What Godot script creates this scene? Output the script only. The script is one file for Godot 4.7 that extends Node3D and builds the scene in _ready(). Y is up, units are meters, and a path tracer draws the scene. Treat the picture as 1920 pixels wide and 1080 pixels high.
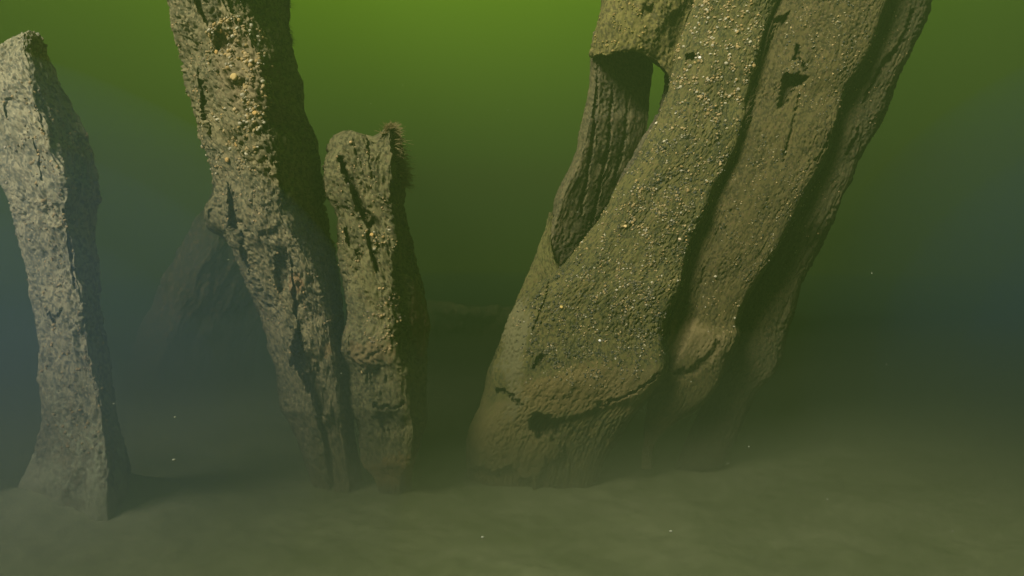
extends Node3D
# A green, silty lake bed with the eroded frame timbers of an old wreck standing in it.

const FOV := 45.0
const EYE := 0.5                       # metres above the bed
var half_view := tan(deg_to_rad(FOV) / 2.0)
var wood: StandardMaterial3D
var n_lump: FastNoiseLite
var n_fine: FastNoiseLite
var n_cell: FastNoiseLite
var rng := RandomNumberGenerator.new()
var taken := {}


func _ready() -> void:
	rng.seed = 20417
	# ---------------------------------------------------------------- camera, water light, lamp beam, exposure
	var cam := Camera3D.new()
	cam.name = "camera"
	cam.fov = FOV
	cam.near = 0.05
	cam.far = 300.0
	cam.position = Vector3(0, EYE, 0)
	add_child(cam)
	cam.current = true

	# daylight as it comes down through green water: brightest where the hidden sun stands, beyond the timbers
	var dome := Image.create(256, 128, false, Image.FORMAT_RGBAF)
	var glow_from := Vector3(-0.06, 0.62, -0.78).normalized()
	for row in 128:
		for column in 256:
			var turn := (column + 0.5) / 256.0 * TAU
			var up := PI * 0.5 - (row + 0.5) / 128.0 * PI
			var dir := Vector3(sin(turn) * cos(up), sin(up), -cos(turn) * cos(up))
			var light := Color(0.010, 0.022, 0.003).lerp(Color(0.15, 0.36, 0.004), smoothstep(-0.15, 1.0, dir.y))
			var off := dir.angle_to(glow_from)
			light += Color(0.25, 0.46, 0.0) * exp(-pow(off / 0.50, 2.0))
			dome.set_pixel(column, row, Color(light.r, light.g, light.b, 1.0))
	var sky_mat := PanoramaSkyMaterial.new()
	sky_mat.panorama = ImageTexture.create_from_image(dome)
	var sky := Sky.new()
	sky.sky_material = sky_mat
	var env := Environment.new()
	env.background_mode = Environment.BG_SKY
	env.sky = sky
	env.background_energy_multiplier = 0.30
	env.tonemap_mode = Environment.TONE_MAPPER_LINEAR
	env.tonemap_exposure = 3.6
	env.sdfgi_enabled = true
	env.ssao_enabled = true
	env.ssil_enabled = true
	env.fog_enabled = true
	env.fog_density = 0.004
	env.fog_light_color = Color(0.8, 1.0, 0.4)
	env.volumetric_fog_enabled = true
	env.volumetric_fog_density = 0.0
	var around := WorldEnvironment.new()
	around.name = "water_light"
	around.environment = env
	add_child(around)

	var sun := DirectionalLight3D.new()
	sun.name = "beam"
	sun.light_color = Color(1.0, 0.96, 0.89)
	sun.light_energy = 1.6
	sun.light_angular_distance = 22.0
	sun.shadow_enabled = true
	add_child(sun)
	sun.look_at_from_position(Vector3(-0.54, 0.72, 0.74), Vector3.ZERO)

	# ---------------------------------------------------------------- shared noise and materials
	n_lump = noise(FastNoiseLite.TYPE_SIMPLEX_SMOOTH, 11, 3)
	n_fine = noise(FastNoiseLite.TYPE_SIMPLEX, 23, 1)
	n_cell = noise(FastNoiseLite.TYPE_CELLULAR, 37, 1)
	n_cell.cellular_return_type = FastNoiseLite.RETURN_DISTANCE
	wood = StandardMaterial3D.new()
	wood.vertex_color_use_as_albedo = true
	wood.roughness = 0.95
	wood.metallic_specular = 0.2

	# ---------------------------------------------------------------- the bed
	seabed()
	timbers()
	far_things()
	specks()
	silt()


func noise(kind: int, seed_no: int, octaves: int) -> FastNoiseLite:
	var n := FastNoiseLite.new()
	n.noise_type = kind
	n.seed = seed_no
	n.frequency = 1.0
	n.fractal_type = FastNoiseLite.FRACTAL_FBM if octaves > 1 else FastNoiseLite.FRACTAL_NONE
	n.fractal_octaves = octaves
	return n


# ------------------------------------------------------------------------------------------------ naming
func numbered(called: String) -> String:
	var k: int = taken.get(called, 0)
	taken[called] = k + 1
	return called if k == 0 else "%s_%03d" % [called, k]


func tag(o: Node, label: String, category := "", group := "", kind := "") -> void:
	if label: o.set_meta("label", label)
	if category: o.set_meta("category", category)
	if group: o.set_meta("group", group)
	if kind: o.set_meta("kind", kind)


func thing(called: String, label: String, category: String, at: Vector3, group := "") -> Node3D:
	var o := Node3D.new()
	o.name = numbered(called)
	o.position = at
	add_child(o)
	tag(o, label, category, group)
	return o


func mesh_node(called: String, m: Mesh, mat: Material, parent: Node3D) -> MeshInstance3D:
	var o := MeshInstance3D.new()
	o.name = called
	o.mesh = m
	o.material_override = mat
	parent.add_child(o, true)
	return o


# the place that a spot of the 1920 x 1080 survey frame takes at a distance
func spot(x: float, y: float, d: float) -> Vector3:
	return Vector3((x - 960.0) / 540.0 * half_view * d, EYE - (y - 540.0) / 540.0 * half_view * d, -d)


func bed_height(x: float, z: float) -> float:
	var h := -0.014 + 0.004 * n_lump.get_noise_2d(x * 5.0 + 9.0, z * 5.0) + 0.010 * n_lump.get_noise_2d(x * 1.3, z * 1.3) + 0.004 * n_lump.get_noise_2d(x * 9.0 + 40.0, z * 9.0)
	h += 0.14 * exp(-Vector2((x + 0.90) / 0.20, (z + 1.48) / 0.14).length()) * (1.0 + 0.08 * n_lump.get_noise_2d(x * 9.0, z * 9.0 + 50.0))
	for m in [[-0.95, -1.45, 0.8, 0.02]]:
		var r: float = Vector2(x - m[0], z - m[1]).length() / m[2]
		h += m[3] * exp(-r * r * 1.6)
	h += 0.003 * n_lump.get_noise_2d(x * 28.0, z * 28.0 + 7.0)
	return h


func seabed() -> void:
	var nx := 520
	var nz := 520
	var pos := PackedVector3Array()
	var col := PackedColorArray()
	for j in nz + 1:
		var v := float(j) / nz
		var z := 3.0 - 6.5 * v if v < 0.8 else -2.2 - 60.0 * pow((v - 0.8) / 0.2, 2.5) - 6.5 * (v - 0.8)
		for i in nx + 1:
			var u := float(i) / nx * 2.0 - 1.0
			var x := u * 3.2 + signf(u) * 60.0 * pow(absf(u), 9.0)
			pos.append(Vector3(x, bed_height(x, z), z))
			var k := clampf(0.5 + 0.6 * n_lump.get_noise_2d(x * 3.0, z * 3.0 + 90.0) + 0.35 * n_lump.get_noise_2d(x * 14.0, z * 14.0 + 20.0), 0.0, 1.0)
			var s := 0.5 + 0.5 * n_fine.get_noise_2d(x * 120.0, z * 120.0)
			var c := Color(0.20, 0.24, 0.10).lerp(Color(0.40, 0.43, 0.24), k)
			c = c.lerp(Color(0.46, 0.48, 0.31), 0.8 * smoothstep(0.6, 0.1, Vector2(x + 0.98, z + 1.38).length() + 0.15 * (k - 0.5)))
			col.append(c.lerp(Color(0.15, 0.165, 0.085), 0.3 * s * s))
	var m := grid_mesh(pos, col, nx + 1, nz + 1, false)
	var o := mesh_node("seabed", m, wood, self)
	tag(o, "pale silty lake bed fading into green water", "", "", "structure")


func grid_mesh(pos: PackedVector3Array, col: PackedColorArray, w: int, h: int, wrap: bool) -> ArrayMesh:
	var nor := PackedVector3Array()
	nor.resize(pos.size())
	var idx := PackedInt32Array()
	var cols := w if wrap else w - 1
	idx.resize(cols * (h - 1) * 6)
	var k := 0
	for j in h - 1:
		for i in cols:
			var i2 := (i + 1) % w
			var a := j * w + i
			var b := j * w + i2
			var c := a + w
			var e := b + w
			idx[k] = a; idx[k + 1] = b; idx[k + 2] = e
			idx[k + 3] = a; idx[k + 4] = e; idx[k + 5] = c
			k += 6
			var f := (pos[e] - pos[a]).cross(pos[c] - pos[b])
			nor[a] += f; nor[b] += f; nor[c] += f; nor[e] += f
	for i in nor.size():
		nor[i] = -nor[i].normalized() if nor[i].length_squared() > 0.0 else Vector3.UP
	var arrays := []
	arrays.resize(Mesh.ARRAY_MAX)
	arrays[Mesh.ARRAY_VERTEX] = pos
	arrays[Mesh.ARRAY_NORMAL] = nor
	arrays[Mesh.ARRAY_COLOR] = col
	arrays[Mesh.ARRAY_INDEX] = idx
	var m := ArrayMesh.new()
	m.add_surface_from_arrays(Mesh.PRIMITIVE_TRIANGLES, arrays)
	return m


# ------------------------------------------------------------------------------------------------ timbers
func profile(list: Array, x: float) -> float:
	if x <= list[0][0]: return list[0][1]
	for i in list.size() - 1:
		if x <= list[i + 1][0]:
			var t: float = (x - list[i][0]) / maxf(list[i + 1][0] - list[i][0], 1e-4)
			return lerpf(list[i][1], list[i + 1][1], t)
	return list[-1][1]


func stations_at(st: Array, y: float) -> PackedFloat32Array:
	var out := PackedFloat32Array([0, 0, 0, 0])
	var i := 0
	while i < st.size() - 2 and y > st[i + 1][0]:
		i += 1
	var gap: float = st[i + 1][0] - st[i][0]
	var t := clampf((y - st[i][0]) / gap, 0.0, 1.0)
	var before: Array = st[maxi(i - 1, 0)]
	var after: Array = st[mini(i + 2, st.size() - 1)]
	for k in 4:
		var p0: float = st[i][k + 1]
		var p1: float = st[i + 1][k + 1]
		var m0: float = (p1 - before[k + 1]) / (st[i + 1][0] - before[0]) * gap
		var m1: float = (after[k + 1] - p0) / (after[0] - st[i][0]) * gap
		var t2 := t * t
		var t3 := t2 * t
		out[k] = (2 * t3 - 3 * t2 + 1) * p0 + (t3 - 2 * t2 + t) * m0 + (3 * t2 - 2 * t3) * p1 + (t3 - t2) * m1
	return out


func line_distance(p: Vector2, pts: PackedVector2Array) -> float:
	var best := 1e9
	for i in pts.size() - 1:
		best = minf(best, p.distance_to(Geometry2D.get_closest_point_to_segment(p, pts[i], pts[i + 1])))
	return best


# depth, in metres into the wood, of one worn feature at a spot: "crack" follows a line, "hole" is a worn hollow with an outline
func feature_depth(f: Dictionary, p: Vector2) -> float:
	if not f.box.has_point(p): return 0.0
	if f.kind == "crack":
		var pts: PackedVector2Array = f.pts
		var best := -1e9
		for i in pts.size() - 1:
			var q := Geometry2D.get_closest_point_to_segment(p, pts[i], pts[i + 1])
			var along := pts[i].distance_to(pts[i + 1])
			var w := lerpf(f.w[i], f.w[i + 1], pts[i].distance_to(q) / maxf(along, 0.01))
			best = maxf(best, 1.0 - p.distance_to(q) / maxf(w, 0.01))
		return f.depth * smoothstep(0.0, 0.6, best)
	if f.kind == "hole":
		var d := line_distance(p, f.ring)
		if not Geometry2D.is_point_in_polygon(p, f.pts): d = -d
		return f.depth * smoothstep(-f.soft * 0.5, f.soft, d)
	var e: Vector2 = (p - f.at) / f.size
	return -f.depth * pow(maxf(0.0, 1.0 - e.length_squared()), f.get("sharp", 1.0))


func crack(pts: Array, w: Array, depth: float) -> Dictionary:
	var v := PackedVector2Array()
	for p in pts: v.append(Vector2(p[0], p[1]))
	return {"kind": "crack", "pts": v, "w": w, "depth": depth, "box": box_of(v, w.max() + 4.0)}


func hole(pts: Array, depth: float, soft := 5.0) -> Dictionary:
	var v := PackedVector2Array()
	for p in pts: v.append(Vector2(p[0], p[1]))
	var ring := v.duplicate()
	ring.append(v[0])
	return {"kind": "hole", "pts": v, "ring": ring, "depth": depth, "soft": soft, "box": box_of(v, soft + 4.0)}


func bump(x: float, y: float, rx: float, ry: float, height: float, sharp := 1.0) -> Dictionary:
	return {"kind": "bump", "at": Vector2(x, y), "size": Vector2(rx, ry), "depth": height, "sharp": sharp, "box": Rect2(x - rx, y - ry, rx * 2, ry * 2)}


func box_of(v: PackedVector2Array, grow: float) -> Rect2:
	var r := Rect2(v[0], Vector2.ZERO)
	for p in v: r = r.expand(p)
	return r.grow(grow)


# One weathered timber (or a piece of one) as a closed skin: stations give the two outline edges, the ridge and the distance at each height.
func loft(called: String, parent: Node3D, s: Dictionary) -> Dictionary:
	var st: Array = s.st
	var y0: float = st[0][0]
	var y1: float = st[-1][0]
	var step: float = s.get("step", 1.9)
	var ys := PackedFloat32Array()
	var y := y0
	while y < y1:
		ys.append(y)
		y += step if y > -24.0 else 9.0
	ys.append(y1)
	var widest := 0.0
	for e in st: widest = maxf(widest, e[2] - e[1])
	var nf := int(clampf(widest / step * 1.15, 40, 330))
	var nb := int(nf * 0.3)
	var w := nf + nb
	var caps := 4
	var h := ys.size() + caps * 2
	var front: float = s.get("front", 0.8)
	var back: float = s.get("back", 0.8)
	var thick: float = s.get("thick", 9.0)
	var pl: float = s.get("pl", 2.0)
	var pr: float = s.get("pr", 1.3)
	var prof: Array = s.get("top", [])
	var fade: float = s.get("top_fade", 90.0)
	var prof2: Array = s.get("end", [])
	var pos := PackedVector3Array()
	var q := PackedVector3Array()          # coordinates along and across the grain
	pos.resize(w * h)
	q.resize(w * h)
	var at := parent.position
	for jj in h:
		var j := clampi(jj - caps, 0, ys.size() - 1)
		var shrink := 1.0
		if jj < caps: shrink = float(jj) / caps
		if jj >= h - caps: shrink = float(h - 1 - jj) / caps
		var e := stations_at(st, ys[j])
		var wob := 1.8 * n_lump.get_noise_2d(ys[j] * 0.02, e[3] * 37.0 + 5.0)
		var cx := (e[0] + e[1]) * 0.5
		var hw := (e[1] - e[0]) * 0.5
		var hm := hw / 540.0 * half_view * e[3]
		for i in w:
			var x := 0.0
			var z := 0.0
			if i <= nf:
				var t := float(i) / nf
				x = lerpf(t, 0.5 - 0.5 * cos(PI * t), 0.6) * 2.0 - 1.0
				z = front * 0.34 * (section(x - 0.05, e[2], pl, pr) + section(x, e[2], pl, pr) + section(x + 0.05, e[2], pl, pr)) * 0.98
				if i == 0 or i == nf: z = 0.0
			else:
				var a := PI * float(i - nf) / nb
				x = cos(a)
				z = -back * pow(sin(a), 0.8)
			var px := cx + x * hw * shrink + wob
			var py := ys[j]
			if prof.size():
				var k := clampf(1.0 - (py - y0) / fade, 0.0, 1.0)
				py += (profile(prof, px) - y0) * k * k
			if prof2.size():
				var k := clampf(1.0 - (y1 - py) / fade, 0.0, 1.0)
				py += (profile(prof2, px) - y1) * k * k
			var p := spot(px, py, e[3] - z * minf(hm, thick) * shrink)
			pos[jj * w + i] = p
			q[jj * w + i] = Vector3(x * hm * shrink, p.y, z * hm * shrink)
	# outward directions
	var nor := PackedVector3Array()
	nor.resize(w * h)
	for j in h:
		var ja := maxi(j - 2, 0) * w
		var jb := mini(j + 2, h - 1) * w
		for i in w:
			var f := (pos[j * w + (i + 2) % w] - pos[j * w + (i + w - 2) % w]).cross(pos[jb + i] - pos[ja + i])
			nor[j * w + i] = -f.normalized() if f.length_squared() > 1e-14 else Vector3(0, 1 if j < h / 2 else -1, 0)
	var feats: Array = s.get("feat", [])
	var tints: Array = s.get("tint", [])
	var lump: float = s.get("lump", 0.012)
	var grain: float = s.get("grain", 0.004)
	var pit: float = s.get("pit", 0.0045)
	var pit_f: float = s.get("pit_f", 80.0)
	var pit_at: float = s.get("pit_at", 0.22)
	var furrow: float = s.get("furrow", 0.006)
	var worn_by: float = s.get("worn", 0.002)
	var crust: float = s.get("crust", 0.0026)
	var shift: Vector3 = Vector3(s.get("seed", 0.0) * 7.31, 0, s.get("seed", 0.0) * 3.17)
	var calm: Array = s.get("calm", [[-9999.0, 1.0], [9999.0, 1.0]])
	var c0: Color = s.get("c0", Color(0.20, 0.165, 0.105))
	var c1: Color = s.get("c1", Color(0.10, 0.088, 0.062))
	var c2: Color = s.get("c2", Color(0.30, 0.24, 0.15))
	var rust := Color(0.17, 0.11, 0.06).lerp(c2, 0.35)
	var pale := c2 * 1.35
	var col := PackedColorArray()
	col.resize(w * h)
	var pxs := PackedVector2Array()
	pxs.resize(w * h)
	var out := PackedVector3Array()
	out.resize(w * h)
	var eye := Vector3(0, EYE, 0)
	for j in h:
		for i in w:
			var k := j * w + i
			var p := pos[k]
			var c := q[k] + shift
			var px := Vector2(960.0 + p.x / -p.z / half_view * 540.0, 540.0 - (p.y - EYE) / -p.z / half_view * 540.0)
			pxs[k] = px
			var patch := smoothstep(-0.30, 0.25, n_lump.get_noise_3d(c.x * 7.0 + 77.0, c.y * 4.5, c.z * 7.0))
			var rough := profile(calm, px.y) * (0.3 + 0.95 * patch)
			var big := n_lump.get_noise_3d(c.x * 9.0, c.y * 5.0, c.z * 9.0)
			var g := n_lump.get_noise_3d(c.x * 85.0, c.y * 10.0 + 30.0, c.z * 85.0)
			var g2 := n_fine.get_noise_3d(c.x * 190.0, c.y * 34.0 + 7.0, c.z * 190.0)
			var ft := n_fine.get_noise_3d(c.x * pit_f, c.y * pit_f * 0.75, c.z * pit_f)
			var ft2 := n_fine.get_noise_3d(c.x * 17.0 + 9.0, c.y * 9.0, c.z * 17.0)
			var lumps := n_cell.get_noise_3d(c.x * 165.0, c.y * 120.0, c.z * 165.0)
			var worn := n_lump.get_noise_3d(c.x * 34.0, c.y * 20.0 + 11.0, c.z * 34.0)
			var soft := clampf(profile(calm, px.y) * 1.4, 0.25, 1.0) * (1.15 - 0.5 * patch)
			var d: float = lump * big + soft * (grain * (0.7 * g + 0.35 * g2) + worn_by * worn)
			var split := absf(n_fine.get_noise_3d(c.x * 36.0 + 0.6 * g, c.y * 3.4 + 17.0, c.z * 36.0))
			d -= soft * furrow * (1.0 - smoothstep(0.0, 0.16, split)) * smoothstep(-0.3, 0.3, ft2 + big)
			d -= rough * pit * smoothstep(pit_at, pit_at + 0.22, ft + 0.3 * ft2)
			d += rough * crust * clampf(-0.3 - lumps, -0.2, 0.6) * 1.8 * smoothstep(-0.1, 0.5, ft2 + 0.6 * big)
			var cut := 0.0
			if i <= nf and feats.size():
				var wp := px + Vector2(3.5 * g + 2.0 * ft, 5.0 * n_fine.get_noise_3d(c.x * 40.0, c.y * 40.0 + 70.0, c.z * 40.0) + 1.5 * g2)
				for f in feats:
					cut += feature_depth(f, wp)
			var r := nor[k] * d
			if cut != 0.0:
				r += (p - eye).normalized() * cut * (0.9 + 0.25 * g)
			out[k] = p + r - at
			var m1 := 0.5 + 0.5 * n_lump.get_noise_3d(c.x * 14.0 + 50.0, c.y * 9.0, c.z * 14.0)
			var m2 := n_fine.get_noise_3d(c.x * 78.0, c.y * 56.0 + 99.0, c.z * 78.0)
			var m3 := n_fine.get_noise_3d(c.x * 170.0 + 20.0, c.y * 130.0, c.z * 170.0)
			var cc := c0.lerp(c2, clampf(0.25 + 0.9 * (m1 - 0.5) + 0.3 * m3, 0.0, 1.0))
			cc = cc.lerp(c1, clampf(0.10 + 1.05 * smoothstep(-0.05, 0.3, m2 + 0.6 * m3) - 0.6 * (m1 - 0.5) + 0.3 * g2 + 0.3 * g + 0.3 * (patch - 0.6), 0.0, 1.0))
			cc = cc.lerp(rust, 0.6 * smoothstep(0.45, 0.7, m3 + 0.5 * (m1 - 0.5) + 0.2 * g))
			cc = cc.lerp(pale, 0.5 * smoothstep(0.5, 0.75, -m3 + 0.3 * m2))
			for t in tints:
				var te := Vector2((px.x - t[0]) / t[2], (px.y - t[1]) / t[3])
				var amount := 1.0 - te.length() + 0.7 * big + 0.35 * m2
				if amount > 0.0:
					cc = cc.lerp(t[4], clampf(amount * 2.2, 0.0, t[5]))
			col[k] = cc
	var o := mesh_node(called, grid_mesh(out, col, w, h, true), wood, parent)
	return {"node": o, "pos": out, "nor": nor, "px": pxs, "w": w, "nf": nf, "h": h, "caps": caps}


func section(x: float, r: float, pl: float, pr: float) -> float:
	x = clampf(x, -1.0, 1.0)
	if x < r:
		return pow(1.0 - pow(1.0 - (x + 1.0) / (r + 1.0), pl), 1.0 / pl)
	return pow(maxf(0.0, 1.0 - pow((x - r) / (1.0 - r), pr)), 1.0 / pr)


# index of the skin vertex shown nearest to a spot of the survey frame
func vertex_near(t: Dictionary, x: float, y: float) -> int:
	var px: PackedVector2Array = t.px
	var w: int = t.w
	var mid: int = int(t.nf) / 2
	var lo: int = t.caps
	var hi: int = int(t.h) - int(t.caps) - 1
	while hi - lo > 1:
		var m := (lo + hi) / 2
		if px[m * w + mid].y < y: lo = m
		else: hi = m
	var best := -1
	var dist := 9.0
	for i in range(0, int(t.nf) + 1):
		var e := absf(px[lo * w + i].x - x)
		if e < dist:
			dist = e
			best = lo * w + i
	return best


var shell_mesh: Mesh
var shell_mat: StandardMaterial3D


# small mussels and snails grown on a timber, clumped, each a little rounded shell
func encrust(called: String, t: Dictionary, patches: Array, holder: Node3D) -> void:
	if shell_mesh == null:
		var sm := SphereMesh.new()
		sm.radius = 0.5
		sm.height = 1.0
		sm.radial_segments = 9
		sm.rings = 5
		shell_mesh = sm
		shell_mat = StandardMaterial3D.new()
		shell_mat.vertex_color_use_as_albedo = true
		shell_mat.roughness = 0.85
		shell_mat.metallic_specular = 0.25
	var where := []
	var tint := []
	for p in patches:
		var made := 0
		var tries := 0
		while made < p[4] and tries < p[4] * 12:
			tries += 1
			var a := rng.randf() * TAU
			var r := sqrt(rng.randf())
			var x: float = p[0] + cos(a) * r * p[2]
			var y: float = p[1] + sin(a) * r * p[3]
			if n_lump.get_noise_2d(x * 0.035, y * 0.025) + rng.randf_range(-0.25, 0.25) < 0.0: continue
			var k := vertex_near(t, x, y)
			if k < 0: continue
			made += 1
			var size := lerpf(p[5], p[6], pow(rng.randf(), 2.2))
			var b := Basis.from_euler(Vector3(rng.randf() * TAU, rng.randf() * TAU, rng.randf() * TAU))
			b = b.scaled_local(Vector3(size, size * rng.randf_range(0.6, 1.0), size * rng.randf_range(0.55, 0.9)))
			where.append(Transform3D(b, t.pos[k] - t.nor[k] * size * 0.02))
			var c: Color = p[7][rng.randi() % p[7].size()]
			tint.append(c * rng.randf_range(0.75, 1.2))
	var mm := MultiMesh.new()
	mm.transform_format = MultiMesh.TRANSFORM_3D
	mm.use_colors = true
	mm.mesh = shell_mesh
	mm.instance_count = where.size()
	for i in where.size():
		mm.set_instance_transform(i, where[i])
		mm.set_instance_color(i, tint[i])
	var o := MultiMeshInstance3D.new()
	o.name = called
	o.multimesh = mm
	o.material_override = shell_mat
	o.set_meta("kind", "stuff")
	holder.add_child(o, true)


# fine threads standing off the wood, like hydroids
func fringe(called: String, t: Dictionary, path: Array, count: int, long: float, lean: Vector3, color: Color, parent: Node3D) -> void:
	var st := SurfaceTool.new()
	st.begin(Mesh.PRIMITIVE_TRIANGLES)
	for n in count:
		var f := rng.randf() * (path.size() - 1)
		var i := int(f)
		var a: Array = path[i]
		var b: Array = path[mini(i + 1, path.size() - 1)]
		var x: float = lerpf(a[0], b[0], f - i) + rng.randf_range(-1, 1) * a[2]
		var y: float = lerpf(a[1], b[1], f - i) + rng.randf_range(-1, 1) * a[2]
		var k := vertex_near(t, x, y)
		if k < 0: continue
		var p: Vector3 = t.pos[k]
		var dir: Vector3 = (t.nor[k] * 0.7 + lean + Vector3(rng.randf_range(-0.6, 0.6), rng.randf_range(-0.6, 0.6), rng.randf_range(-0.6, 0.6))).normalized()
		var len := long * rng.randf_range(0.2, 1.0)
		var sideways := dir.cross(Vector3(0.3, 0.2, 0.9)).normalized()
		var other := dir.cross(sideways)
		var bend := Vector3(rng.randf_range(-0.3, 0.3), -0.25, rng.randf_range(-0.2, 0.2)) * len
		var rad := 0.0010
		var rings := []
		for s in 4:
			var u := s / 3.0
			var c := p - dir * 0.002 + dir * len * u + bend * u * u
			var rr := rad * (1.0 - 0.75 * u)
			rings.append([c + sideways * rr, c - sideways * rr * 0.5 + other * rr * 0.87, c - sideways * rr * 0.5 - other * rr * 0.87])
		st.set_color(color * rng.randf_range(0.7, 1.25))
		for s in 3:
			for e in 3:
				var e2 := (e + 1) % 3
				for v in [rings[s][e], rings[s + 1][e], rings[s + 1][e2], rings[s][e], rings[s + 1][e2], rings[s][e2]]:
					st.add_vertex(v)
	st.generate_normals()
	var o := mesh_node(called, st.commit(), wood, parent)
	o.set_meta("kind", "stuff")


# a pond snail: a coiled shell of growing whorls
func snail(t: Dictionary, x: float, y: float, size: float, color: Color, parent: Node3D) -> void:
	var k := vertex_near(t, x, y)
	if k < 0: return
	var st := SurfaceTool.new()
	st.begin(Mesh.PRIMITIVE_TRIANGLES)
	st.set_color(color)
	var n := 40
	var m := 10
	var rows := []
	for i in n + 1:
		var a := float(i) / n
		var turn := a * TAU * 2.6
		var tube := size * 0.34 * pow(a, 1.1) + size * 0.02
		var off := size * 0.30 * pow(a, 1.1)
		var c := Vector3(cos(turn) * off, sin(turn) * off, size * 0.32 * (1.0 - a))
		var radial := Vector3(cos(turn), sin(turn), 0)
		var row := []
		for e in m:
			var b := TAU * e / m
			row.append(c + radial * cos(b) * tube + Vector3(0, 0, 1) * sin(b) * tube * 0.9)
		rows.append(row)
	for i in n:
		for e in m:
			var e2 := (e + 1) % m
			for v in [rows[i][e], rows[i][e2], rows[i + 1][e2], rows[i][e], rows[i + 1][e2], rows[i + 1][e]]:
				st.add_vertex(v)
	for e in range(1, m - 1):
		for v in [rows[n][0], rows[n][e], rows[n][e + 1]]: st.add_vertex(v)
	st.generate_normals()
	var o := mesh_node("snail_shell", st.commit(), shell_mat, parent)
	o.position = t.pos[k] + t.nor[k] * size * 0.2
	o.basis = Basis.looking_at(-t.nor[k], Vector3(0.2, 1, 0.1))


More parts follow.
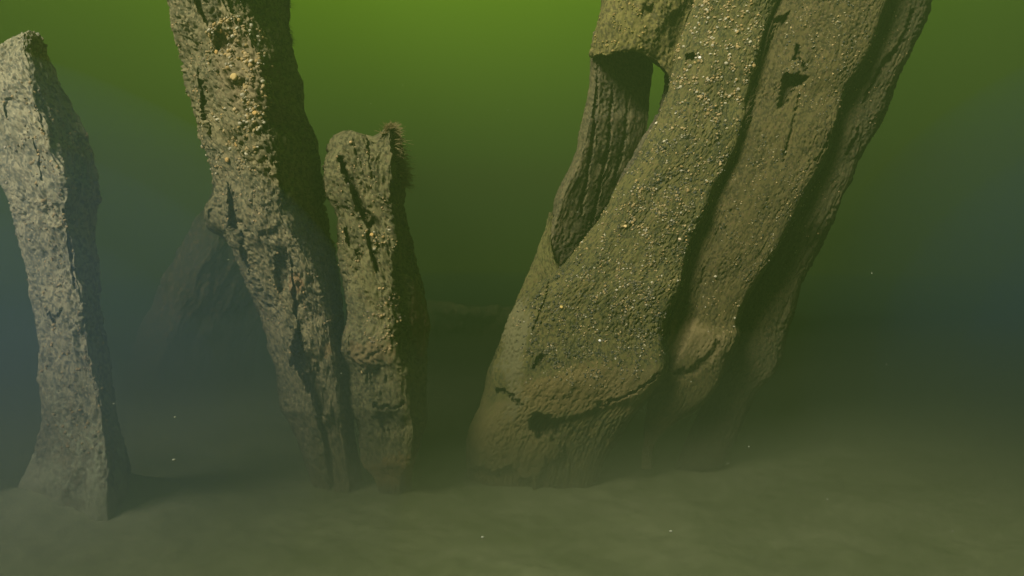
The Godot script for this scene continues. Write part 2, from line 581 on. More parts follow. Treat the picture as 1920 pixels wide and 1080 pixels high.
func timbers() -> void:
	var tan_shells := [Color(0.34, 0.25, 0.13), Color(0.26, 0.2, 0.11), Color(0.42, 0.30, 0.14), Color(0.2, 0.17, 0.12)]
	var warm_shells := [Color(0.33, 0.24, 0.10), Color(0.27, 0.21, 0.10), Color(0.36, 0.28, 0.14), Color(0.16, 0.14, 0.08), Color(0.42, 0.39, 0.27)]

	var dark_shells := [Color(0.052, 0.052, 0.036), Color(0.07, 0.07, 0.046), Color(0.10, 0.093, 0.06)]
	var grey_shells := [Color(0.22, 0.2, 0.125), Color(0.12, 0.115, 0.085), Color(0.30, 0.26, 0.15), Color(0.05, 0.055, 0.045), Color(0.06, 0.065, 0.055), Color(0.34, 0.26, 0.12)]

	# ---- leftmost stump with the spreading foot
	var a := thing("wreck_timber", "leftmost stump timber, leaning left, lit pale, with a spreading foot buried in a silt mound", "timber", spot(150, 1000, 1.5), "eroded frame timbers standing in the lake bed")
	var ta := loft("timber_body", a, {
		"st": [[62, -12, 82, 0.15, 1.56], [100, -22, 86, 0.3, 1.56], [150, -24, 110, 0.25, 1.55], [200, -18, 135, 0.12, 1.55], [250, -8, 158, 0.1, 1.54], [300, -2, 172, 0.22, 1.54], [335, 4, 186, 0.25, 1.53], [370, 12, 190, 0.25, 1.53], [390, 18, 182, 0.3, 1.53],
			[430, 33, 178, 0.3, 1.52], [500, 50, 181, 0.4, 1.52], [560, 62, 189, 0.42, 1.51], [640, 74, 195, 0.5, 1.5], [700, 75, 208, 0.55, 1.5], [760, 76, 220, 0.6, 1.5], [800, 71, 227, 0.6, 1.5], [850, 62, 240, 0.6, 1.5], [900, 47, 252, 0.55, 1.49], [940, 34, 262, 0.5, 1.49], [980, 22, 270, 0.5, 1.49], [1020, 14, 276, 0.5, 1.49], [1100, 8, 280, 0.5, 1.49]],
		"top": [[-30, 112], [0, 86], [22, 70], [40, 61], [74, 62], [80, 72]], "top_fade": 110.0,
		"front": 1.5, "thick": 0.10, "pl": 2.0, "pr": 1.08, "seed": 1.0, "lump": 0.014, "grain": 0.0045, "pit": 0.0028, "pit_f": 69.0, "pit_at": 0.27, "crust": 0.0031,
		"worn": 0.005, "calm": [[0, 0.9], [700, 1.0], [860, 0.6], [930, 0.15], [1000, 0.05]],
		"c0": Color(0.267, 0.255, 0.165), "c1": Color(0.121, 0.122, 0.091), "c2": Color(0.373, 0.335, 0.210),
		"feat": [hole([[12, 185], [28, 182], [32, 210], [24, 232], [14, 215]], 0.016), crack([[118, 395], [132, 460], [140, 540]], [2, 7, 2], 0.02), bump(172, 345, 24, 42, 0.02), bump(160, 300, 16, 30, 0.012), bump(150, 640, 20, 60, 0.006),
			crack([[95, 590], [110, 600], [120, 580]], [3, 7, 2], 0.014), crack([[60, 260], [72, 300], [78, 340]], [2, 4, 2], 0.012)],
		"tint": [[140, 1070, 420, 250, Color(0.42, 0.44, 0.29), 0.95], [30, 930, 60, 90, Color(0.42, 0.42, 0.28), 0.85]],
	})
	encrust("shell_crust", ta, [[120, 320, 70, 110, 130, 0.004, 0.011, tan_shells], [80, 470, 60, 120, 110, 0.003, 0.008, tan_shells], [60, 220, 60, 90, 70, 0.004, 0.01, tan_shells], [145, 720, 70, 140, 220, 0.003, 0.009, tan_shells]], a)
	fringe("hydroid_fringe", ta, [[160, 250, 6], [180, 330, 6], [186, 380, 5]], 60, 0.008, Vector3(0.5, 0, 0.1), Color(0.22, 0.19, 0.12), a)
	for p in [[4, 278, 0.007], [216, 757, 0.008], [8, 345, 0.006]]:
		snail(ta, p[0], p[1], p[2], Color(0.5, 0.45, 0.36), a)

	# ---- tall leaning timber with the knob and the split foot
	var b := thing("wreck_timber", "tall left-leaning timber with a knob on its left edge and a split foot", "timber", spot(610, 900, 1.8), "eroded frame timbers standing in the lake bed")
	var tb := loft("timber_body", b, {
		"st": [[-330, 225, 522, -0.1, 1.85], [-170, 272, 534, -0.1, 1.84], [-100, 292, 538, -0.1, 1.83], [0, 315, 545, -0.12, 1.82], [50, 322, 547, 0.15, 1.82], [100, 338, 550, 0.4, 1.82], [150, 350, 560, 0.34, 1.81], [200, 362, 570, 0.3, 1.81], [230, 370, 583, 0.12, 1.81], [260, 378, 594, 0.15, 1.81], [300, 392, 597, 0.2, 1.8], [345, 403, 604, 0.15, 1.8], [400, 407, 611, 0.2, 1.8], [444, 420, 620, 0.3, 1.8], [470, 437, 627, 0.4, 1.8], [540, 465, 638, 0.6, 1.8], [580, 484, 645, 0.6, 1.8], [640, 503, 652, 0.6, 1.8], [705, 520, 658, 0.6, 1.8], [770, 525, 664, 0.6, 1.8], [790, 538, 666, 0.6, 1.8], [825, 553, 668, 0.6, 1.8], [860, 566, 671, 0.6, 1.8], [920, 585, 676, 0.6, 1.8], [1000, 600, 690, 0.6, 1.8]],
		"front": 1.6, "pl": 2.3, "pr": 1.08, "seed": 2.0, "furrow": 0.010, "worn": 0.0045, "lump": 0.013, "grain": 0.005, "pit": 0.0048, "pit_f": 66.0, "pit_at": 0.22, "crust": 0.0037,
		"calm": [[0, 1.0], [600, 1.0], [720, 0.5], [900, 0.3]],
		"c0": Color(0.167, 0.151, 0.081), "c1": Color(0.063, 0.064, 0.038), "c2": Color(0.243, 0.210, 0.107),
		"feat": [
			crack([[360, -60], [368, 0], [378, 25], [388, 46]], [8, 7, 8, 3], 0.05), crack([[372, 130], [380, 170], [388, 220], [397, 262]], [2, 4, 4, 1], 0.03),
			hole([[421, 346], [431, 350], [440, 385], [449, 415], [446, 428], [430, 428], [427, 390]], 0.06, 5.0), hole([[482, 432], [512, 428], [522, 440], [508, 452], [486, 450]], 0.02, 8.0),
			crack([[449, 440], [458, 470], [468, 512]], [3, 6, 2], 0.03), hole([[400, 60], [418, 52], [440, 80], [432, 100], [404, 98]], 0.03, 8.0), hole([[426, 140], [444, 150], [470, 150], [476, 175], [440, 172]], 0.02, 8.0),
			hole([[515, 480], [535, 470], [548, 510], [540, 545], [522, 552], [512, 520]], 0.03, 9.0),
			hole([[560, 600], [570, 640], [596, 682], [606, 730], [617, 748], [606, 782], [614, 812], [622, 870], [626, 915], [618, 915], [600, 800], [586, 750], [560, 700], [546, 680], [556, 640]], 0.075, 7.0),
			crack([[546, 480], [552, 540], [556, 590]], [3, 5, 6], 0.03), hole([[576, 700], [600, 690], [604, 740], [596, 770]], 0.02, 8.0),
			bump(440, 210, 40, 60, 0.014), bump(478, 130, 26, 70, 0.018), bump(560, 520, 26, 50, 0.012), bump(590, 640, 24, 40, 0.016), bump(612, 775, 16, 30, 0.02), bump(541, 366, 7, 16, 0.014)],
		"tint": [[555, 530, 16, 20, Color(0.25, 0.15, 0.07), 0.6], [610, 655, 14, 16, Color(0.24, 0.16, 0.07), 0.5], [460, 120, 50, 90, Color(0.30, 0.22, 0.12), 0.25]],
	})
	encrust("shell_crust", tb, [[440, 90, 60, 60, 330, 0.004, 0.014, warm_shells], [480, 170, 30, 80, 280, 0.004, 0.014, warm_shells], [430, 270, 60, 70, 180, 0.004, 0.012, warm_shells], [360, 120, 40, 140, 150, 0.003, 0.009, tan_shells], [455, 350, 60, 90, 130, 0.003, 0.008, tan_shells], [560, 560, 70, 130, 110, 0.003, 0.008, tan_shells]], b)
	fringe("hydroid_fringe", tb, [[543, 0, 4], [546, 50, 4], [548, 90, 4]], 80, 0.016, Vector3(0.6, 0, 0.2), Color(0.12, 0.11, 0.07), b)
	fringe("hydroid_fringe", tb, [[320, 20, 5], [350, 150, 5], [390, 290, 5]], 60, 0.009, Vector3(-0.6, 0, 0.2), Color(0.22, 0.18, 0.11), b)
	snail(tb, 443, 148, 0.017, Color(0.50, 0.38, 0.16), b)
	for p in [[418, 58, 0.012], [437, 272, 0.012], [428, 302, 0.012], [413, 100, 0.010], [480, 215, 0.011]]:
		snail(tb, p[0], p[1], p[2], Color(0.5, 0.33, 0.12), b)

	loft("knot_knob", b, {
		"st": [[352, 400, 424, 0.2, 1.78], [372, 396, 428, 0.0, 1.77], [384, 387, 430, 0.0, 1.77], [400, 382, 432, 0.0, 1.76], [416, 384, 440, 0.0, 1.76], [430, 392, 448, 0.2, 1.77], [442, 410, 456, 0.3, 1.78], [456, 428, 456, 0.3, 1.79], [470, 440, 454, 0.3, 1.8]],
		"front": 0.8, "pl": 2.0, "pr": 2.0, "seed": 12.0, "lump": 0.005, "grain": 0.002, "pit": 0.0022, "crust": 0.0008,
		"c0": Color(0.167, 0.151, 0.081), "c1": Color(0.063, 0.064, 0.038), "c2": Color(0.243, 0.210, 0.107),
		"feat": [hole([[421, 346], [431, 350], [440, 385], [449, 415], [446, 428], [430, 428], [427, 390]], 0.06, 5.0), hole([[391, 396], [400, 392], [404, 402], [398, 412], [390, 408]], 0.012, 4.0)],
	})

	# ---- short stump in front of the middle
	var c := thing("wreck_timber", "short broken stump, thread-fringed on top, beside the tall knobbed timber", "timber", spot(735, 915, 1.74), "eroded frame timbers standing in the lake bed")
	var tc := loft("timber_body", c, {
		"st": [[250, 622, 752, 0.72, 1.74], [285, 615, 757, 0.72, 1.74], [325, 609, 758, 0.72, 1.74], [370, 614, 759, 0.65, 1.74], [400, 628, 762, 0.6, 1.74], [450, 632, 775, 0.45, 1.74], [500, 638, 786, 0.3, 1.74], [540, 645, 797, 0.2, 1.74], [575, 650, 803, 0.14, 1.74], [610, 650, 808, 0.1, 1.74], [636, 637, 804, 0.12, 1.74], [670, 641, 801, 0.3, 1.74], [695, 655, 800, 0.45, 1.74],
			[765, 659, 797, 0.6, 1.74], [790, 668, 796, 0.7, 1.74], [830, 675, 790, 0.75, 1.74], [870, 684, 780, 0.7, 1.74], [900, 704, 770, 0.4, 1.74], [960, 715, 772, 0.3, 1.74]],
		"top": [[600, 285], [622, 264], [645, 246], [657, 243], [672, 252], [690, 258], [705, 262], [722, 243], [738, 240], [748, 256], [760, 300]], "top_fade": 100.0,
		"front": 1.4, "pl": 3.4, "pr": 1.1, "seed": 3.0, "worn": 0.0035, "furrow": 0.007, "lump": 0.014, "grain": 0.0045, "pit": 0.0048, "pit_f": 76.0, "pit_at": 0.22, "crust": 0.0026,
		"calm": [[0, 1.0], [640, 1.0], [760, 0.6], [900, 0.2]],
		"c0": Color(0.126, 0.120, 0.057), "c1": Color(0.054, 0.054, 0.030), "c2": Color(0.171, 0.156, 0.072),
		"feat": [crack([[640, 300], [655, 340], [668, 370], [682, 400], [700, 422]], [6, 6, 9, 11, 14], 0.045), crack([[696, 420], [690, 450], [704, 490], [706, 510]], [9, 6, 7, 2], 0.03), crack([[643, 430], [650, 455]], [4, 6], 0.03), hole([[664, 468], [676, 472], [682, 490], [670, 496]], 0.025, 6.0),
			crack([[664, 268], [676, 310], [684, 345]], [2, 3, 1], 0.01), crack([[690, 262], [694, 300], [700, 340]], [3, 3, 1], 0.012), bump(646, 645, 14, 30, 0.02), bump(735, 290, 14, 60, 0.012),
			hole([[690, 690], [712, 684], [720, 720], [700, 730], [688, 715]], 0.018, 9.0), hole([[700, 780], [745, 775], [770, 800], [752, 822], [720, 812]], 0.022, 9.0), crack([[700, 762], [740, 768], [756, 760]], [3, 5, 3], 0.02)],
		"tint": [[690, 660, 40, 24, Color(0.23, 0.165, 0.075), 0.5], [735, 880, 50, 30, Color(0.24, 0.165, 0.06), 0.7], [785, 600, 20, 60, Color(0.16, 0.10, 0.05), 0.7]],
	})
	encrust("shell_crust", tc, [[720, 600, 45, 60, 120, 0.003, 0.009, tan_shells], [670, 400, 60, 130, 130, 0.003, 0.008, tan_shells], [710, 450, 30, 30, 40, 0.004, 0.010, warm_shells]], c)
	fringe("hydroid_fringe", tc, [[720, 246, 5], [740, 250, 7], [752, 300, 6], [757, 350, 6]], 900, 0.032, Vector3(0.5, 0.2, 0.3), Color(0.36, 0.29, 0.14), c)
	fringe("hydroid_fringe", tc, [[620, 290, 4], [610, 330, 4], [630, 400, 4], [660, 246, 4]], 60, 0.009, Vector3(-0.5, 0.2, 0.1), Color(0.22, 0.18, 0.1), c)
	snail(tc, 678, 700, 0.007, Color(0.6, 0.45, 0.2), c)
	snail(tc, 700, 443, 0.009, Color(0.55, 0.38, 0.14), c)

	# ---- rear timber with the ledge, behind the broad one
	var e := thing("wreck_timber", "dark timber behind the broad leaning one, its grooved shank set back under a mossy block", "timber", spot(1010, 800, 2.1), "eroded frame timbers standing in the lake bed")
	loft("shank", e, {
		"st": [[60, 1112, 1215, -0.8, 2.12], [105, 1106, 1222, -0.8, 2.12], [165, 1104, 1220, -0.8, 2.11], [200, 1097, 1217, -0.8, 2.11], [225, 1091, 1216, -0.8, 2.1], [300, 1074, 1200, -0.8, 2.1], [350, 1049, 1180, -0.8, 2.1], [415, 1029, 1150, -0.8, 2.09], [460, 1014, 1130, -0.75, 2.08], [515, 990, 1110, -0.7, 2.07], [600, 960, 1090, -0.6, 2.06], [800, 930, 1050, -0.5, 2.05], [930, 920, 1040, -0.5, 2.05]],
		"front": 1.35, "pl": 1.6, "pr": 1.15, "seed": 4.0, "furrow": 0.0025, "lump": 0.005, "grain": 0.0025, "pit": 0.0024, "crust": 0.0010,
		"c0": Color(0.114, 0.104, 0.054), "c1": Color(0.057, 0.053, 0.032), "c2": Color(0.171, 0.142, 0.072),
		"feat": [crack([[1120, 120], [1114, 250], [1090, 400]], [3, 4, 3], 0.015), crack([[1150, 160], [1140, 280], [1110, 420]], [2, 4, 3], 0.015), crack([[1180, 140], [1172, 260], [1150, 350]], [3, 4, 2], 0.012)],
	})
	var te := loft("upper_block", e, {
		"st": [[-170, 1160, 1362, -0.2, 2.0], [-60, 1140, 1335, -0.2, 2.0], [0, 1126, 1312, -0.2, 2.0], [50, 1119, 1298, -0.2, 2.0], [100, 1108, 1284, -0.2, 2.0], [125, 1108, 1276, -0.2, 2.0]],
		"end": [[1100, 106], [1140, 106], [1160, 95], [1182, 90], [1205, 100], [1222, 111], [1245, 132], [1262, 150]], "top_fade": 60.0,
		"front": 0.55, "back": 0.5, "pl": 2.2, "pr": 1.5, "seed": 5.0, "furrow": 0.001, "lump": 0.010, "grain": 0.002, "pit": 0.0025, "pit_f": 59.0, "crust": 0.0031,
		"c0": Color(0.138, 0.125, 0.042), "c1": Color(0.061, 0.057, 0.027), "c2": Color(0.201, 0.178, 0.061),
		"feat": [hole([[1205, 12], [1225, 10], [1228, 28], [1208, 30]], 0.02, 8.0), bump(1150, 60, 30, 50, 0.012), hole([[1250, 30], [1290, 10], [1285, 80], [1262, 100]], 0.02, 14.0)],
	})
	loft("splinter", e, {
		"st": [[40, 1262, 1312, 0.0, 2.06], [110, 1250, 1296, 0.0, 2.06], [150, 1246, 1284, 0.0, 2.06], [185, 1240, 1276, 0.0, 2.06], [220, 1228, 1262, 0.0, 2.06], [300, 1180, 1230, 0.0, 2.06], [360, 1150, 1200, 0.0, 2.06]],
		"front": 0.8, "seed": 6.0, "lump": 0.006, "grain": 0.0045, "c0": Color(0.104, 0.095, 0.054), "c1": Color(0.057, 0.052, 0.036), "c2": Color(0.142, 0.123, 0.072),
	})
	encrust("moss_crust", te, [[1160, 60, 50, 60, 90, 0.004, 0.010, [Color(0.24, 0.2, 0.06), Color(0.3, 0.22, 0.08)]]], e)

	# ---- broad front timber
	var d := thing("wreck_timber", "broadest timber, leaning right, its pitted face speckled with tiny shells above a torn rusty foot", "timber", spot(1040, 890, 1.86), "eroded frame timbers standing in the lake bed")
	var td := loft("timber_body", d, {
		"st": [[-170, 1348, 1540, 0.45, 1.92], [-100, 1328, 1512, 0.45, 1.9], [0, 1303, 1466, 0.45, 1.9], [40, 1290, 1446, 0.45, 1.9], [90, 1273, 1426, 0.45, 1.89], [140, 1259, 1415, 0.45, 1.89], [190, 1246, 1402, 0.45, 1.89], [230, 1230, 1397, 0.45, 1.88], [270, 1206, 1388, 0.5, 1.88], [305, 1188, 1372, 0.5, 1.88], [350, 1155, 1346, 0.5, 1.88], [400, 1128, 1326, 0.5, 1.87], [450, 1094, 1302, 0.5, 1.87], [480, 1070, 1294, 0.5, 1.87], [505, 1046, 1287, 0.5, 1.87],
			[535, 1006, 1280, 0.55, 1.86], [575, 965, 1264, 0.55, 1.86], [630, 940, 1249, 0.55, 1.86], [675, 924, 1255, 0.55, 1.86], [700, 914, 1251, 0.55, 1.86], [745, 905, 1218, 0.5, 1.86], [795, 885, 1176, 0.4, 1.86], [825, 875, 1158, 0.35, 1.86], [880, 874, 1128, 0.2, 1.86], [940, 878, 1108, 0.1, 1.86], [1000, 885, 1100, 0.1, 1.86]],
		"front": 0.6, "pl": 2.4, "pr": 6.0, "seed": 7.0, "furrow": 0.0002, "lump": 0.007, "grain": 0.0003, "worn": 0.0012, "pit": 0.0032, "pit_f": 89.0, "pit_at": 0.20, "crust": 0.0026, "step": 1.6,
		"calm": [[-100, 0.6], [200, 0.7], [330, 0.9], [420, 1.0], [660, 1.0], [705, 0.45], [760, 0.7], [900, 0.9]],
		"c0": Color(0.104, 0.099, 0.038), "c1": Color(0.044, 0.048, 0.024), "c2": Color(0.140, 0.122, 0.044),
		"feat": [hole([[1284, 104], [1300, 100], [1312, 106], [1300, 112], [1286, 112]], 0.03, 5.0),
			crack([[1030, 530], [1020, 570], [1000, 620]], [2, 3, 1], 0.01),
			hole([[992, 784], [1004, 776], [1030, 782], [1050, 788], [1070, 780], [1100, 772], [1140, 758], [1190, 748], [1240, 720], [1290, 760], [1200, 960], [1000, 960], [1006, 900], [1020, 868], [1056, 850], [1054, 838], [1036, 828], [1030, 815], [1010, 818], [998, 806]], 0.022, 7.0), hole([[990, 790], [1000, 778], [1028, 780], [1050, 792], [1048, 812], [1030, 816], [1010, 818], [996, 806]], 0.05, 4.0),
			hole([[870, 886], [900, 876], [932, 884], [960, 872], [975, 896], [1000, 898], [1000, 1000], [860, 1000]], 0.035, 7.0),
			crack([[930, 732], [950, 738], [965, 748], [982, 762]], [3, 5, 4, 2], 0.025), bump(985, 840, 50, 40, 0.012), bump(920, 820, 40, 60, 0.012), bump(1060, 720, 90, 30, 0.008),
			crack([[1000, 690], [1015, 672], [1020, 690]], [4, 10, 4], 0.02), crack([[1235, 700], [1180, 740], [1120, 762]], [3, 4, 3], 0.02)],
		"tint": [[1060, 735, 130, 45, Color(0.20, 0.15, 0.06), 0.65], [1180, 720, 80, 30, Color(0.175, 0.14, 0.065), 0.5], [950, 820, 90, 80, Color(0.19, 0.155, 0.065), 0.6], [960, 640, 30, 130, Color(0.155, 0.145, 0.075), 0.8]],
	})
	loft("splintered_edge", d, {
		"st": [[398, 1029, 1036, 0.0, 2.0], [430, 1021, 1036, 0.0, 1.98], [462, 1010, 1034, 0.0, 1.95], [485, 1002, 1040, 0.1, 1.92], [508, 993, 1052, 0.2, 1.9], [540, 977, 1060, 0.3, 1.89], [600, 954, 1050, 0.4, 1.88], [680, 922, 1020, 0.5, 1.88], [760, 905, 1000, 0.5, 1.88]],
		"front": 0.5, "pl": 2.0, "pr": 3.0, "seed": 13.0, "lump": 0.005, "grain": 0.002, "pit": 0.0014, "crust": 0.0008, "furrow": 0.002,
		"c0": Color(0.104, 0.099, 0.038), "c1": Color(0.057, 0.056, 0.024), "c2": Color(0.135, 0.122, 0.044),
	})
	encrust("shell_crust", td, [[1340, 90, 100, 120, 700, 0.0025, 0.010, warm_shells], [1290, 300, 120, 130, 900, 0.0025, 0.009, grey_shells], [1200, 470, 130, 120, 900, 0.0025, 0.008, warm_shells], [1110, 620, 150, 110, 1000, 0.0025, 0.007, grey_shells], [1110, 590, 150, 120, 700, 0.004, 0.009, dark_shells], [1240, 380, 110, 120, 420, 0.003, 0.008, dark_shells], [1340, 100, 100, 130, 200, 0.006, 0.013, warm_shells], [1240, 330, 120, 130, 160, 0.005, 0.011, warm_shells], [1110, 600, 140, 110, 250, 0.003, 0.007, warm_shells], [1100, 720, 130, 40, 90, 0.0025, 0.006, warm_shells]], d)
	for p in [[1124, 640, 0.006, Color(0.9, 0.9, 0.85)], [1173, 426, 0.008, Color(0.72, 0.55, 0.25)], [1312, 108, 0.007, Color(0.85, 0.83, 0.75)], [1400, 230, 0.011, Color(0.6, 0.45, 0.2)], [1232, 233, 0.009, Color(0.6, 0.55, 0.4)], [1053, 577, 0.008, Color(0.6, 0.45, 0.15)], [1275, 450, 0.007, Color(0.75, 0.6, 0.4)]]:
		snail(td, p[0], p[1], p[2], p[3], d)
	fringe("hydroid_fringe", td, [[1255, 150, 4], [1235, 230, 4], [1200, 280, 4]], 60, 0.008, Vector3(-0.5, 0, 0.2), Color(0.22, 0.19, 0.1), d)

	# ---- second of the right-hand pair
	var f := thing("wreck_timber", "rough timber just right of the broad one, with a square notch high on its face", "timber", spot(1240, 880, 1.9), "eroded frame timbers standing in the lake bed")
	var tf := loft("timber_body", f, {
		"st": [[-170, 1494, 1732, 0.75, 1.9], [-100, 1470, 1705, 0.75, 1.9], [0, 1450, 1670, 0.75, 1.9], [55, 1432, 1650, 0.75, 1.9], [100, 1420, 1631, 0.75, 1.9], [145, 1410, 1606, 0.75, 1.89], [175, 1402, 1588, 0.75, 1.89], [235, 1362, 1571, 0.75, 1.89], [290, 1347, 1551, 0.75, 1.89], [350, 1324, 1521, 0.75, 1.88], [415, 1302, 1487, 0.75, 1.88], [470, 1277, 1458, 0.75, 1.88], [545, 1252, 1412, 0.7, 1.88], [606, 1227, 1386, 0.7, 1.88], [627, 1220, 1390, 0.8, 1.87], [680, 1207, 1364, 0.7, 1.87], [725, 1218, 1344, 0.6, 1.87], [765, 1212, 1310, 0.5, 1.87], [790, 1209, 1268, 0.4, 1.87], [825, 1206, 1232, 0.3, 1.87], [880, 1200, 1220, 0.3, 1.87]],
		"front": 0.62, "pl": 2.4, "pr": 5.0, "seed": 8.0, "worn": 0.0014, "furrow": 0.0025, "lump": 0.006, "grain": 0.0012, "pit": 0.0028, "pit_f": 99.0, "pit_at": 0.32, "crust": 0.0021,
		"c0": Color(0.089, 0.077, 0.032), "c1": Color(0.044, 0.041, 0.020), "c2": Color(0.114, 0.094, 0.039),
		"feat": [hole([[1452, 40], [1482, 20], [1462, 90], [1448, 135], [1436, 200], [1418, 240], [1408, 280], [1386, 340], [1366, 410], [1340, 475], [1330, 540], [1304, 600], [1262, 690], [1240, 690], [1280, 540], [1340, 360], [1400, 230], [1420, 130]], 0.032, 8.0),
			hole([[1468, 142], [1490, 139], [1516, 144], [1512, 152], [1490, 168], [1472, 196], [1458, 202], [1466, 168]], 0.05, 5.0), crack([[1496, 84], [1494, 108], [1510, 128]], [2, 6, 3], 0.025),
			crack([[1580, 200], [1560, 250], [1530, 300]], [2, 4, 2], 0.015), crack([[1500, 180], [1480, 260], [1470, 300]], [2, 3, 1], 0.01), hole([[1262, 700], [1300, 690], [1345, 640], [1352, 650], [1310, 700], [1270, 712]], 0.02, 7.0), bump(1370, 645, 30, 26, 0.015)],
		"tint": [[1290, 640, 60, 40, Color(0.22, 0.175, 0.085), 0.5]],
	})
	encrust("shell_crust", tf, [[1560, 100, 100, 120, 500, 0.0025, 0.007, grey_shells], [1440, 400, 100, 150, 500, 0.0025, 0.006, grey_shells], [1340, 580, 50, 60, 40, 0.004, 0.009, warm_shells]], f)

	# ---- third, darkest, behind them
	var g := thing("wreck_timber", "rightmost timber, narrow and half in shade, grooved along its length, behind the notched one", "timber", spot(1430, 860, 2.0), "eroded frame timbers standing in the lake bed")
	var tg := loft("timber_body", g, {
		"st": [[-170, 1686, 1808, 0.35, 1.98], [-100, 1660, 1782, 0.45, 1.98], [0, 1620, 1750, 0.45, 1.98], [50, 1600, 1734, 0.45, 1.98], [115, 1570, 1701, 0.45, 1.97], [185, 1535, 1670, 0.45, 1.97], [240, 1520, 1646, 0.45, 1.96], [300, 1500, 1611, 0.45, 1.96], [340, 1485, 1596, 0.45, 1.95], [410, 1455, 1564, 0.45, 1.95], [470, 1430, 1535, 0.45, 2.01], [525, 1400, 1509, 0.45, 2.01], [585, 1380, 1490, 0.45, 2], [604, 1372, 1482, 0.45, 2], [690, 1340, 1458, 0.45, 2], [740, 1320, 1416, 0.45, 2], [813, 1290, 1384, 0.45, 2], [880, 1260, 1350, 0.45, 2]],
		"front": 0.9, "pl": 1.7, "pr": 4.0, "seed": 9.0, "furrow": 0.007, "lump": 0.007, "grain": 0.005, "pit": 0.0028, "crust": 0.0021,
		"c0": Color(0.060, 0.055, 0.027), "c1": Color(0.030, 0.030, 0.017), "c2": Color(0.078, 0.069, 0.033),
		"feat": [crack([[1712, 20], [1690, 80], [1650, 130], [1620, 190]], [3, 5, 6, 3], 0.03), crack([[1612, 240], [1590, 290]], [2, 4], 0.02)],
	})
	encrust("shell_crust", tg, [[1660, 140, 70, 130, 60, 0.003, 0.008, tan_shells], [1530, 420, 50, 130, 40, 0.003, 0.008, tan_shells]], g)


func far_things() -> void:
	# ---- dim timber in the gap between the leftmost stump and the knobbed timber
	var h := thing("wreck_timber", "dim timber far behind, between the leftmost stump and the knobbed timber", "timber", spot(300, 760, 3.05), "eroded frame timbers standing in the lake bed")
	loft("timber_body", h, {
		"st": [[300, 420, 560, -0.4, 3.25], [380, 388, 560, -0.4, 3.25], [430, 358, 545, -0.4, 3.23], [520, 308, 520, -0.45, 3.21], [620, 262, 490, -0.5, 3.19], [720, 230, 470, -0.5, 3.17], [800, 222, 460, -0.5, 3.15], [900, 215, 460, -0.5, 3.15]],
		"front": 0.9, "pl": 1.6, "pr": 1.1, "seed": 10.0, "lump": 0.02, "grain": 0.008, "step": 3.0,
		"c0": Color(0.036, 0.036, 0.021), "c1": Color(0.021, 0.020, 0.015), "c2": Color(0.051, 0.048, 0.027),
	})
	# ---- low ledge of broken planking far behind the middle
	var i := thing("broken_ledge", "low dim ledge of broken wreck wood far behind, in the gap beside the broad timber", "wreck wood", spot(880, 700, 4.1))
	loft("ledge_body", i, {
		"st": [[572, 800, 985, 0.2, 4.15], [590, 790, 990, 0.2, 4.12], [640, 785, 1000, 0.2, 4.12], [720, 780, 1010, 0.2, 4.10], [790, 770, 1020, 0.2, 4.10]],
		"top": [[780, 590], [805, 566], [850, 570], [880, 578], [930, 574], [985, 584]], "front": 0.5, "pl": 3.0, "pr": 2.0, "seed": 11.0, "lump": 0.03, "grain": 0.01, "pit": 0.0079, "pit_f": 20.0, "step": 3.0, "top_fade": 60.0,
		"feat": [hole([[815, 588], [860, 592], [930, 596], [935, 640], [820, 650]], 0.08, 12.0), bump(850, 612, 22, 10, 0.06)],
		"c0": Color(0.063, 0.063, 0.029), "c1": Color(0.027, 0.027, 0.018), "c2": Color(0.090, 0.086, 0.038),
	})


# a bank of water or drifting silt: even, lit haze in a box or a ball
func murk(called: String, label: String, at: Vector3, size: Vector3, density: float, albedo: Color, ball := true, kind := "stuff", turn := Vector3.ZERO) -> void:
	var m := FogMaterial.new()
	m.density = density
	m.albedo = Color(albedo.r, albedo.g, albedo.b).linear_to_srgb()
	var o := FogVolume.new()
	o.name = numbered(called)
	o.shape = RenderingServer.FOG_VOLUME_SHAPE_ELLIPSOID if ball else RenderingServer.FOG_VOLUME_SHAPE_BOX
	o.size = size
	o.position = at
	o.rotation = turn
	o.material = m
	add_child(o)
	tag(o, label, "", "", kind)


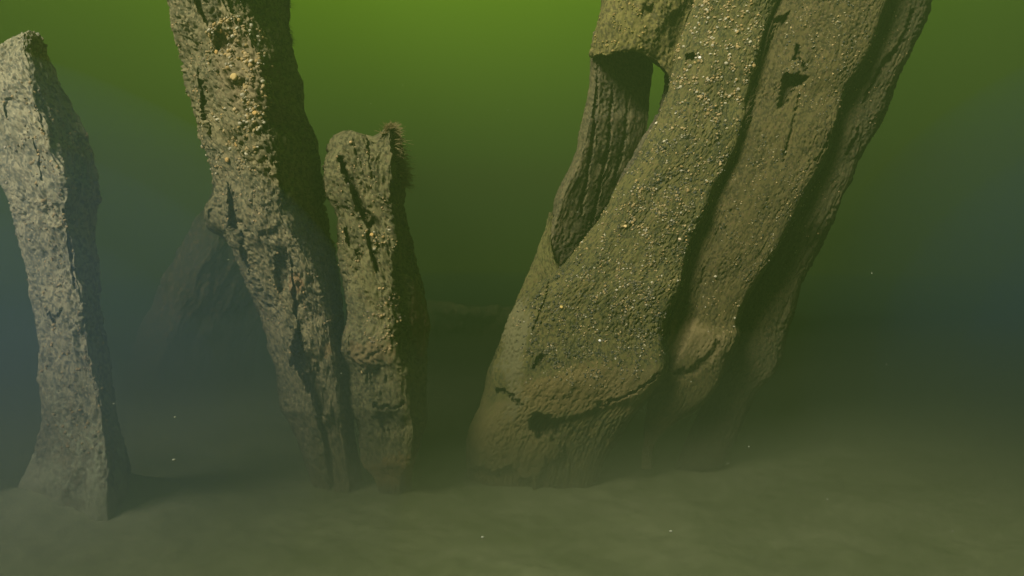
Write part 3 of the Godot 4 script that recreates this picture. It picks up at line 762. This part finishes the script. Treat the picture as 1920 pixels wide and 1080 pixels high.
func specks() -> void:
	var m := SphereMesh.new()
	m.radius = 0.5
	m.height = 0.8
	m.radial_segments = 10
	m.rings = 6
	var mat := StandardMaterial3D.new()
	mat.albedo_color = Color(0.55, 0.57, 0.50)
	mat.roughness = 0.9
	var where := [[326, 862, 0.9, 0.0046], [328, 782, 0.95, 0.0032], [905, 1007, 0.8, 0.004], [1258, 996, 0.8, 0.004], [1786, 996, 1.1, 0.003], [214, 757, 1.2, 0.004], [640, 700, 1.0, 0.002]]
	for k in 50:
		where.append([rng.randf_range(20, 1900), rng.randf_range(60, 1040), rng.randf_range(0.6, 2.4), rng.randf_range(0.0008, 0.0021)])
	for p in where:
		var o := mesh_node(numbered("silt_speck"), m, mat, self)
		o.position = spot(p[0], p[1], p[2])
		o.scale = Vector3(1.0, rng.randf_range(0.7, 1.0), rng.randf_range(0.7, 1.0)) * p[3]
		tag(o, "tiny pale speck of silt drifting in the water", "silt speck", "specks of silt drifting in the water")


func silt() -> void:
	murk("water", "green lake water filling the whole scene", Vector3(0, 0.9, -5.0), Vector3(26, 2.3, 18), 0.36, Color(0.057, 0.096, 0.030), false, "structure")
	# the stirred silt: thickest against the bed (few layers: each one that light has to cross costs it a pass)
	for k in 4:
		murk("silt_haze", "low haze of stirred silt lying over the bed", Vector3(0.05 * k, 0.0, -1.6), Vector3(16.0, 0.09 + 0.065 * k, 4.6 - 0.1 * k), 0.30, Color(0.80, 0.90, 0.52), false)
	for k in 3:
		murk("silt_haze", "thin haze of stirred silt rising around the timbers", Vector3(0.1 * k, 0.0, -1.9), Vector3(16.0, 0.34 + 0.22 * k, 3.2 - 0.2 * k), 0.28, Color(0.10, 0.13, 0.078), false)
	# murkier water over the bed farther off
	for k in 3:
		var r := 1.0 - 0.2 * k
		murk("deep_murk", "dark murky water over the far bed", Vector3(0.4, 0.0, -5.4), Vector3(16.0 * r, 1.25 * r, 6.4 * r), 0.62, Color(0.042, 0.085, 0.05))
	# bluish drifting silt caught by the beam at both sides
	for k in 4:
		var r := 1.0 - 0.19 * k
		murk("silt_haze", "pale bluish silt drifting at the left", Vector3(-1.0, 0.2, -1.15), Vector3(1.64, 1.4, 1.5) * r, 0.15, Color(0.18, 0.28, 0.56), true, "stuff", Vector3(0, 0, 0.12 * k))
		murk("silt_haze", "dull bluish silt drifting at the right", Vector3(2.0, 0.25, -1.8), Vector3(2.4, 2.0, 2.2) * r, 0.14, Color(0.035, 0.085, 0.34), true, "stuff", Vector3(0, 0, 0.12 * k))
